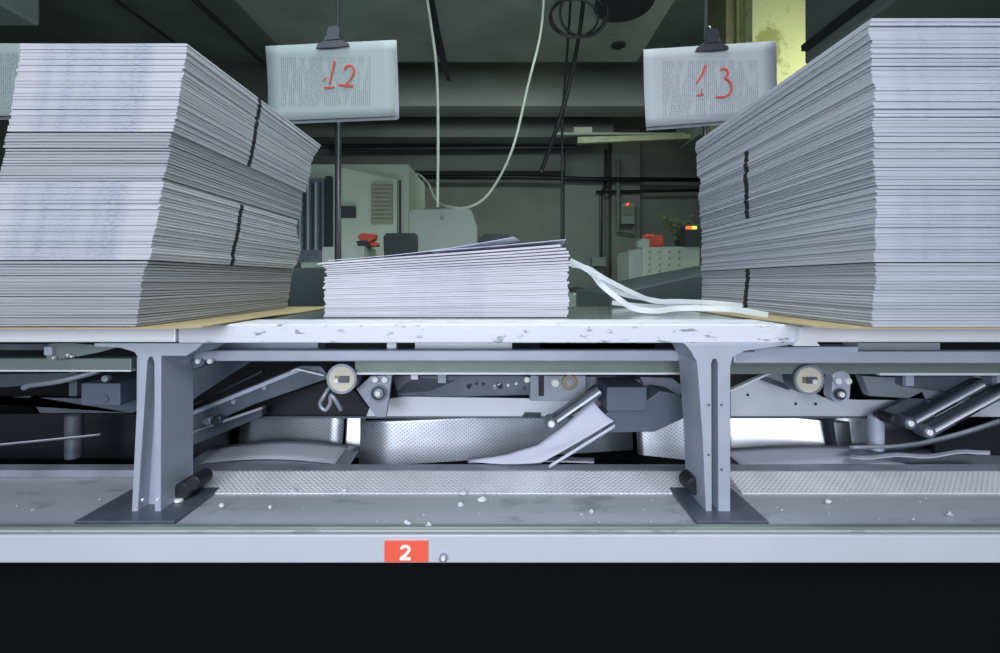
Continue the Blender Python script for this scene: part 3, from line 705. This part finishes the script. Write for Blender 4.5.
def pole(px, label):
    X = (px-500)/F*.935; r = empty('support_pole', Vector((X, .935, 0)), label, 'pole', 'poles holding the hanging sheets')
    obj('upper_rod', tube([(X, .935, P(0, 60, .935).z), (X, .935, CEIL-.002)], .0045), rodl_m, r, smooth=True)
    obj('lower_rod', tube([(X, .935, .002), (X, .935, P(0, 60, .935).z)], .0075), rod_m, r, smooth=True)
    z = P(0, 38, .935).z
    obj('hook', tube(smoothpts([(X, .93, z+.02), (X-.002, .915, z+.012), (X-.004, .91, z), (X, .92, z-.01)], 5), .0022), rodl_m, r)
pole(338, 'dark upright pole behind the sheets marked 12'); pole(706, 'dark upright pole behind the sheets marked 13')
# ------------------------------------------------------------------ the hall
def struct(name, bm, m): o = obj(name, bm, m); o['kind'] = 'structure'; return o
WY = 6.4
struct('floor', box(-6, 6, -4, WY+.2, -.1, 0), floor_m)
struct('ceiling', box(-6, 6, -4, WY+.2, CEIL, CEIL+.1), concrete)
struct('wall_far', box(-6, 6, WY, WY+.2, 0, CEIL), wall_m)
struct('wall_left', box(-6.2, -6, -4, WY, 0, CEIL), wall_m)
struct('wall_right', box(6, 6.2, -4, WY, 0, CEIL), wall_m)
struct('trim_1', box(-1.7, 1.12, 1.3, 3.45, SOF, CEIL-.002), concrete)      # lowered soffit
def seam(b, n): return struct(n, b, M('pale seam', (.17, .20, .18), .8))
for i, (yb, ya) in enumerate(((4.32, 4.6), (5.25, 5.5))):
    struct('trim_%d' % (i+2), box(-3.5, 1.72-.3*i, yb, ya, SOF, CEIL-.002), beam_m)
struct('trim_4', box(-3.5, .9, 5.9, 6.39, CZ+1.55, CEIL-.002), beam_m)
# pilasters on the far wall
for i, (a, b, m_) in enumerate(((565, 604, pil_m), (612, 640, wall_m))):
    X0 = (a-500)/F*6.2; X1 = (b-500)/F*6.2; struct('trim_%d' % (5+i), box(X0, X1, 6.2, 6.395, 0, CEIL-.002), m_)
# haunched grey column mass, upper right
struct('trim_7', prism([(640, -40), (738, -40), (738, 140), (700, 134), (690, 95), (672, 70), (650, 55)], 4.6, .5), concrete)
# lit column beyond the right stack
struct('trim_8', box((726-500)/F*3.1, (737-500)/F*3.1, 3.1, 3.4, 0, CEIL-.002), M('olive brown strip', (.16, .17, .10), .7))
struct('trim_9', box((737.3-500)/F*3.08, (752-500)/F*3.08, 3.08, 3.4, 0, CEIL-.002), M('yellow green plaster', (.34, .38, .20), .85))
struct('trim_10', box((752.5-500)/F*3.0, 2.6, 3.0, 3.4, 0, CEIL-.002), lime_m)
def simple(name, bm, mat, label, cat, grp=None, bev=0, smooth=False): return tag(obj(name, bm, mat, bev=bev, smooth=smooth), label, cat, grp)
# ducts
d1 = simple('duct', box(1.5, 3.2, .2, 2.07, CZ+1.066, CEIL-.002), duct_m, 'dark box duct overhead above the right stack', 'duct', bev=.01)
d2 = simple('duct', box(-3.6, -1.97, .2, 1.8, CZ+1.09, CEIL-.002), M('grey sheet duct', (.16, .20, .20), .6, 0, .1), 'grey box duct overhead above the left stack', 'duct', bev=.01)
part('duct_seam', box(1.47, 1.5, .2, 2.05, CZ+1.12, CZ+1.15), black, d1)
simple('roof_pipe', tube([(-1.76, .8, CZ+1.62), (-1.76, 4.2, CZ+1.62)], .015), cord_b, 'black pipe running away overhead left of the sheets marked 12', 'pipe', smooth=True)
simple('roof_pipe', tube([(-2.05, .8, CZ+1.50), (-2.05, 3.4, CZ+1.50)], .010), cord_b, 'thinner black pipe overhead nearest the left stack', 'pipe', smooth=True)
simple('hanging_sleeve', prism([(424, -12), (432, -12), (440, 30), (448, 66), (450, 78), (446, 78), (436, 50)], 2.6, .04), cord_b, 'ragged black cable sleeve hanging from the soffit', 'cable')
simple('ceiling_duct_opening', disc(P(624, -2, 2.72), .19, .02, axis='Z', seg=36), black, 'large round black opening in the overhead soffit', 'opening')
simple('ceiling_hole', disc(P(618.5, 46, 3.2), .055, .03, axis='Z'), black, 'small round black hole in the overhead soffit', 'hole')
for o_ in bpy.data.objects:
    if o_.name.startswith('ceiling_duct_opening') or o_.name.startswith('ceiling_hole'): o_.location.z = SOF-.012
# cables
simple('hanging_cable', tube(smoothpts([P(424, -20, 1.9), P(431, 25, 1.9), P(436.5, 70, 1.9), P(438, 130, 1.9), P(437.5, 207, 1.9)], 8), .0065), cord_w, 'straight white cable hanging down to the grey case', 'cable', smooth=True)
simple('hanging_cable', tube(smoothpts([P(545, -30, 1.8), P(541, 30, 1.8), P(528, 85, 1.8), P(512, 150, 1.8), P(490, 192, 1.85), P(470, 206.5, 1.9), P(450, 207, 2.0), P(436, 200, 2.2), P(428, 183, 2.4), P(418, 174, 2.6), P(414, 176, 2.9)], 8), .0055), cord_w, 'long white cable drooping in a curve from the ceiling to the cabinet', 'cable', smooth=True)
def loop(cx, cy, rx, ry, Y, ph): return [P(cx+rx*math.cos(t/16*2*PI+ph), cy+ry*math.sin(t/16*2*PI+ph), Y+.01*math.sin(t)) for t in range(17)]
simple('cable_coil', merge(tube(smoothpts(loop(578, 15, 27, 22, 1.93, 0), 3), .006), tube(smoothpts(loop(574, 18, 24, 19, 1.95, 1), 3), .006), tube(smoothpts(loop(584, 13, 24, 24, 1.91, 2), 3), .006)), cord_b, 'coiled black cable hung under the soffit', 'cable')
simple('black_cable', tube(smoothpts([P(586, -30, 2.06), P(580, 30, 2.07), P(568, 90, 2.05), P(556, 130, 2.1), P(541, 172, 2.2)], 8), .011), cord_b, 'thick black cable hanging down from the coil', 'cable', smooth=True)
simple('black_cable', tube(smoothpts([P(574, -60, 2.2), P(570, 10, 2.2), P(566, 70, 2.2), P(563, 110, 2.2), P(562, 150, 2.3), P(562, 262, 2.3)], 6), .007), rod_m, 'thin dark rod hanging right of the thick black cable', 'cable', smooth=True)
simple('wall_pipe', tube([P(380, 177, 6.0), P(520, 177, 6.0), P(590, 179, 6.0), P(720, 180, 6.0)], .032), cord_b, 'black pipe running level across the far wall', 'pipe', smooth=True)
simple('wall_pipe', tube([P(596, 192, 6.1), P(720, 190, 6.1)], .022), cord_b, 'short dark pipe below the long level pipe', 'pipe')
simple('wall_pipe', tube([P(330, 149, 5.6), P(575, 147, 5.6)], .03), cord_b, 'dark pipe under the ceiling beams', 'pipe')
simple('light_track', pbox(553, 720, 132.5, 134.5, 4.9, .05), cab_m, 'pale conduit under the ceiling right of the cables', 'conduit')
simple('tube_light', prism([(578, 137), (700, 133.5), (700, 138), (578, 143)], 4.8, .06), M('unlit tube light', (.36, .40, .24), .5), 'unlit yellowish tube light below the pale conduit', 'light')
simple('junction_box', pbox(574, 592, 127, 132.4, 4.9, .06), M('cream box', (.42, .45, .36), .6), 'small cream box sitting on the pale conduit', 'box')
simple('dark_cable', tube(smoothpts([P(640, 72, 4.58), P(641, 85, 4.58), P(645, 108, 4.58), P(655, 112, 4.58)], 6), .02), cord_b, 'dark cable crossing the grey column mass', 'cable')
cd = simple('wall_conduit', tube([P(606, 150, 6.15), P(606, 182, 6.15), P(601, 196, 6.15), P(601, 262, 6.15)], .022), rod_m, 'dark conduit dropping down the far wall beside the pilaster', 'conduit')
cd = simple('wall_conduit', tube([P(618, 160, 6.1), P(618, 232, 6.1), P(634, 234, 6.1), P(634, 215, 6.1)], .03), M('grey conduit', (.16, .19, .18), .6), 'grey conduit bending into the box with the red lamp', 'conduit')
wb = empty('wall_switch_box', P(628, 222, 6.0), 'grey wall box with a glowing red lamp', 'switch box')
obj('box_body', pbox(622, 635, 203, 224, 6.0, .12), cabg_m, wb, bev=.01); obj('box_cover', pbox(623, 634, 206, 215, 5.98, .02), tan_m, wb); obj('red_lamp', disc(P(628, 204, 5.96), .018, .04), redlamp, wb)
simple('socket_box', pbox(592, 606, 257, 266, 6.05, .1), cabg_m, 'small grey socket box low on the far wall', 'box')
# pale cabinet machine, left background
c0 = empty('machine_cabinet', Vector((-1.02, 3.4, 0)), 'large pale green machine cabinet behind the left stack', 'cabinet')
obj('body', box(-1.45, -.66, 3.05, 3.7, .002, P(0, 164, 3.05).z), cab_m, c0, bev=.01)
obj('door', prism([(339, 167), (397, 180), (397, 300), (339, 300)], 3.02, .03), cabd_m, c0)
v = obj('vent', pbox(371, 392, 184, 224, 3.0, .02), tan_m, c0)
for k in range(9): obj('vent_slat', pbox(372.5, 390.5, 186+4.2*k, 187.6+4.2*k, 2.99, .01), M('slat', (.25, .28, .22), .6) if k == 0 else bpy.data.materials['slat'], v)
obj('control_panel', pbox(340.5, 355, 206, 217.5, 2.995, .025), dgrey, c0)
obj('handle', pbox(399, 400.5, 180, 300, 3.03, .02), black, c0)
g = obj('grille', pbox(296, 324, 178, 262, 3.0, .05), msteel, c0)
for k in range(6): obj('grille_bar', pbox(299+4*k, 300.6+4*k, 182, 250, 2.985, .015), dgrey if k % 2 else cabg_m, g)
obj('gap_strip', pbox(325.5, 331, 176, 262, 3.01, .04), black, c0)
c1 = empty('equipment_case', Vector(((443-500)/F*2.6, 2.8, 0)), 'pale grey equipment case with sloping right edge behind the low stack', 'case')
obj('body', prism([(408, 213), (411, 209), (468, 208), (472, 211), (477, 226), (477, 442.2), (408, 442.2)], 2.6, .4), cabg_m, c1, bev=.008); obj('knob', disc(P(442, 218, 2.59), .012, .015), tan_m, c1)
obj('side_panel', prism([(478, 240), (484, 234), (508, 234), (515, 250), (515, 400), (478, 400)], 2.75, .2), dgrey, c1)
mo = empty('monitor', P(400, 258, 1.9), 'black monitor back standing behind the low stack', 'monitor')
obj('screen', prism([(383, 237), (386, 233), (415, 233), (417, 236), (417, 258), (384, 259)], 1.9, .03), dgrey, mo, bev=.003); obj('stand', prism([(360, 272), (372, 259), (412, 258), (418, 272)], 1.9, .08), dgrey, mo)
tb = empty('side_table', Vector(((370-500)/F*2.1, 2.1, 0)), 'light side table holding the carton and monitor', 'table')
obj('tabletop', pbox(318, 425, 272, 276, 1.85, .5), cab_m, tb)
for sx in (322, 419):
    for yy in (1.88, 2.29): obj('leg', box((sx-500)/F*1.87-.02, (sx-500)/F*1.87+.02, yy, yy+.04, .002, P(0, 276, 1.85).z), cab_m, tb)
simple('carton', prism([(322, 247), (364, 246), (364, 272), (322, 272)], 2.0, .2), M('white carton', (.45, .52, .50), .7), 'white carton left of the black monitor', 'carton', bev=.003)
for a, nm in ((([(357, 236), (362, 233), (375, 234), (374, 239), (368, 243), (360, 241)]), 'orange plastic bundle lying on top of the white carton'), (([(366, 243), (376, 242), (377, 246), (366, 247)]), 'small orange piece beside the larger orange bundle')):
    simple('orange_tool', prism(a, 2.05, .06), orange_m, nm, 'tool', bev=.004)
simple('tool_handle', prism([(356, 241), (366, 240), (371, 246), (358, 246)], 2.03, .04), dgrey, 'dark tool under the orange bundle', 'tool')
# right background
c2 = empty('drawer_cabinet', Vector(((660-500)/F*3.0, 3.2, 0)), 'pale green small drawer cabinet beside the right stack', 'cabinet')
obj('body', prism([(643, 247), (700, 246), (700, 420), (643, 420)], 3.0, .4), cab_m, c2, bev=.006)
obj('side_panel', prism([(629, 251), (643, 248), (643, 420), (629, 420)], 3.03, .3), cabg_m, c2)
for i in range(4):
    for j in range(4): obj('knob', disc(P(650+10*i, 252+6.5*j, 2.985), .0065, .015, seg=10), tan_m, c2)
simple('small_box', prism([(650, 236), (663, 234.5), (664, 246), (650, 247)], 3.05, .12), orange_m, 'orange red box on the small drawer cabinet', 'box', bev=.005)
simple('jar', prism([(639, 241), (643, 238), (650, 239), (650, 247), (639, 247.5)], 3.0, .08), cabg_m, 'grey pot left of the orange red box', 'jar', bev=.005)
simple('small_box', pbox(646, 654, 234, 246.4, 3.2, .08), red_m, 'dark red lump behind the orange box', 'box')
pt = empty('potted_plant', P(682, 246, 3.2), 'dull green leafy plant on the drawer cabinet', 'plant')
obj('pot', disc(P(682, 246, 3.2), .05, .05, axis='Z', r2=.06), dgrey, pt)
rp = random.Random(9); sb = bmesh.new(); lf = bmesh.new()
for i in range(17):
    tx = 682+rp.uniform(-20, 18); ty = rp.uniform(210, 240); yy = 3.2+rp.uniform(-.08, .1)
    a = P(682+rp.uniform(-2, 2), 244, 3.22); b = P(tx, ty, yy); tube(smoothpts([a, (a+b)/2+Vector((0, 0, .03)), b], 4), .0035, sb, 5)
    for k in range(8):
        c = a.lerp(b, .45+.55*k/7)+Vector((rp.uniform(-.03, .03), rp.uniform(-.03, .03), rp.uniform(-.02, .02))); an = rp.uniform(0, 6.3); s = rp.uniform(.012, .026)
        t = Vector((math.cos(an), rp.uniform(-.4, .4), math.sin(an))); n = Vector((-t.z, .3, t.x))*.4
        vs = [lf.verts.new(c-t*s), lf.verts.new(c+n*s), lf.verts.new(c+t*s), lf.verts.new(c-n*s)]; lf.faces.new(vs)
obj('stems', sb, leaf_m, pt); lo = obj('foliage', lf, leaf_m, pt); md = lo.modifiers.new('th', 'SOLIDIFY'); md.thickness = .002
dv = empty('indicator_unit', P(694, 246, 2.9), 'dark unit with orange and green indicator lights beside the plant', 'device')
obj('case', pbox(686, 706, 225, 246, 2.95, .1), dgrey, dv); obj('orange_lamp', pbox(687, 692, 226, 229, 2.93, .02), redlamp, dv); obj('green_lamp', pbox(692.5, 697, 226, 229, 2.93, .02), lamp_mat('lit amber lamp', (.6, .7, .1), 1.2), dv)
sc = simple('machine_housing', prism([(609, 294), (700, 275), (790, 258), (790, 340), (609, 340)], 1.15, .5), bluegrey, 'dark blue grey sloping machine housing behind the straps', 'machine', bev=.004)
hb = simple('machine_housing', prism([(288, 268), (326, 267), (333, 292), (333, 345), (288, 345)], .95, .3), bluegrey, 'dark grey machine housing between left stack and low stack', 'machine', bev=.004)
simple('low_case', prism([(573, 293), (604, 292), (604, 327), (573, 327)], 1.7, .2), M('pale green case', (.34, .42, .34), .6), 'pale green low case right of the low stack', 'case', bev=.006)
simple('dark_tray', prism([(574, 289), (582, 287), (586, 290), (604, 289), (604, 292), (574, 293)], 1.72, .15), dgrey, 'dark tray on the pale green low case', 'tray')
for nm in ('machine_housing', 'low_case'):                       # stands carry these down to the floor
    pass
st = empty('machine_stand', Vector((0, 1.3, 0)), 'dark steel stand carrying the housings behind the table', 'stand')
for i, (x0, x1, y0, y1, zt_) in enumerate(((609, 790, 1.17, 1.6, P(0, 340, 1.15).z), (289, 332, .97, 1.2, P(0, 345, .95).z), (575, 602, 1.73, 1.86, P(0, 327, 1.7).z-.002))):
    obj('column', box((x0-500)/F*y0, (x1-500)/F*y0, y0, y1, .002, zt_-.001), dgrey, st)
# ------------------------------------------------------------------ light
def area(name, loc, target, size, size_y, power, color):
    l = bpy.data.lights.new(name, 'AREA'); l.shape = 'RECTANGLE'; l.size = size; l.size_y = size_y; l.energy = power; l.color = color
    o = bpy.data.objects.new(name, l); col.objects.link(o); o.location = loc
    o.rotation_euler = (Vector(target)-Vector(loc)).to_track_quat('-Z', 'Y').to_euler(); return o
area('tube_lamp_front', (.35, -.75, CZ+.95), (.0, .5, CZ-.1), 1.6, .35, 15, (.90, .90, 1.0))
area('tube_lamp_low', (-.2, -.9, CZ+.15), (.1, .5, CZ-.18), .9, .5, 14, (.88, .91, 1.0))
area('left_stack_fill', (.75, 1.25, CZ+1.15), (-.3, .5, CZ+.1), .6, .3, 7, (.86, 1.0, .84))  # added greenish fill from the right, brightens the side of the left stack
area('right_stack_fill', (-.55, .1, CZ+.85), (.32, .5, CZ+.1), .6, .3, 2.6, (.78, .88, 1.0))  # added bluish fill, brightens the inner side of the right stack
area('table_fill', (0, .62, CZ+1.5), (0, .60, CZ), .6, .6, 17, (.86, .98, .95))  # fill added above the table to graze the stack sides
area('hall_fill', (0, 3.6, CZ+1.6), (0, 5.2, CZ-.4), 3.5, .3, 30, (.91, 1.0, .95))  # added fill that lifts the far wall
area('hall_fill_up', (-.3, 2.3, CZ-.6), (-.3, 3.0, CZ+2), 2.5, 1.2, 20, (.89, 1.0, .97))  # upward fill added near the floor to brighten the ceiling
area('column_fill', (2.35, 2.35, CZ+1.35), (1.9, 3.0, CZ+1.5), .3, .5, 9, (.98, 1.0, .72))  # unseen fill added behind the right stack to brighten the lime column
w = bpy.data.worlds.new('hall'); bpy.context.scene.world = w; w.use_nodes = True
w.node_tree.nodes['Background'].inputs[0].default_value = (.62, .72, .80, 1); w.node_tree.nodes['Background'].inputs[1].default_value = .55
# ------------------------------------------------------------------ camera
cd_ = bpy.data.cameras.new('camera'); cam = bpy.data.objects.new('camera', cd_); col.objects.link(cam)
cam.location = (0, 0, CZ); cam.rotation_euler = (PI/2, 0, 0)
cd_.sensor_fit = 'HORIZONTAL'; cd_.sensor_width = 36; cd_.lens = 36*F/1000; cd_.shift_y = -(326.5-281)/1000; cd_.clip_start = .02
sc_ = bpy.context.scene; sc_.camera = cam
vs_ = sc_.view_settings; vs_.view_transform = 'Standard'; vs_.look = 'None'; vs_.gamma = 1; vs_.exposure = -.10; vs_.use_curve_mapping = False
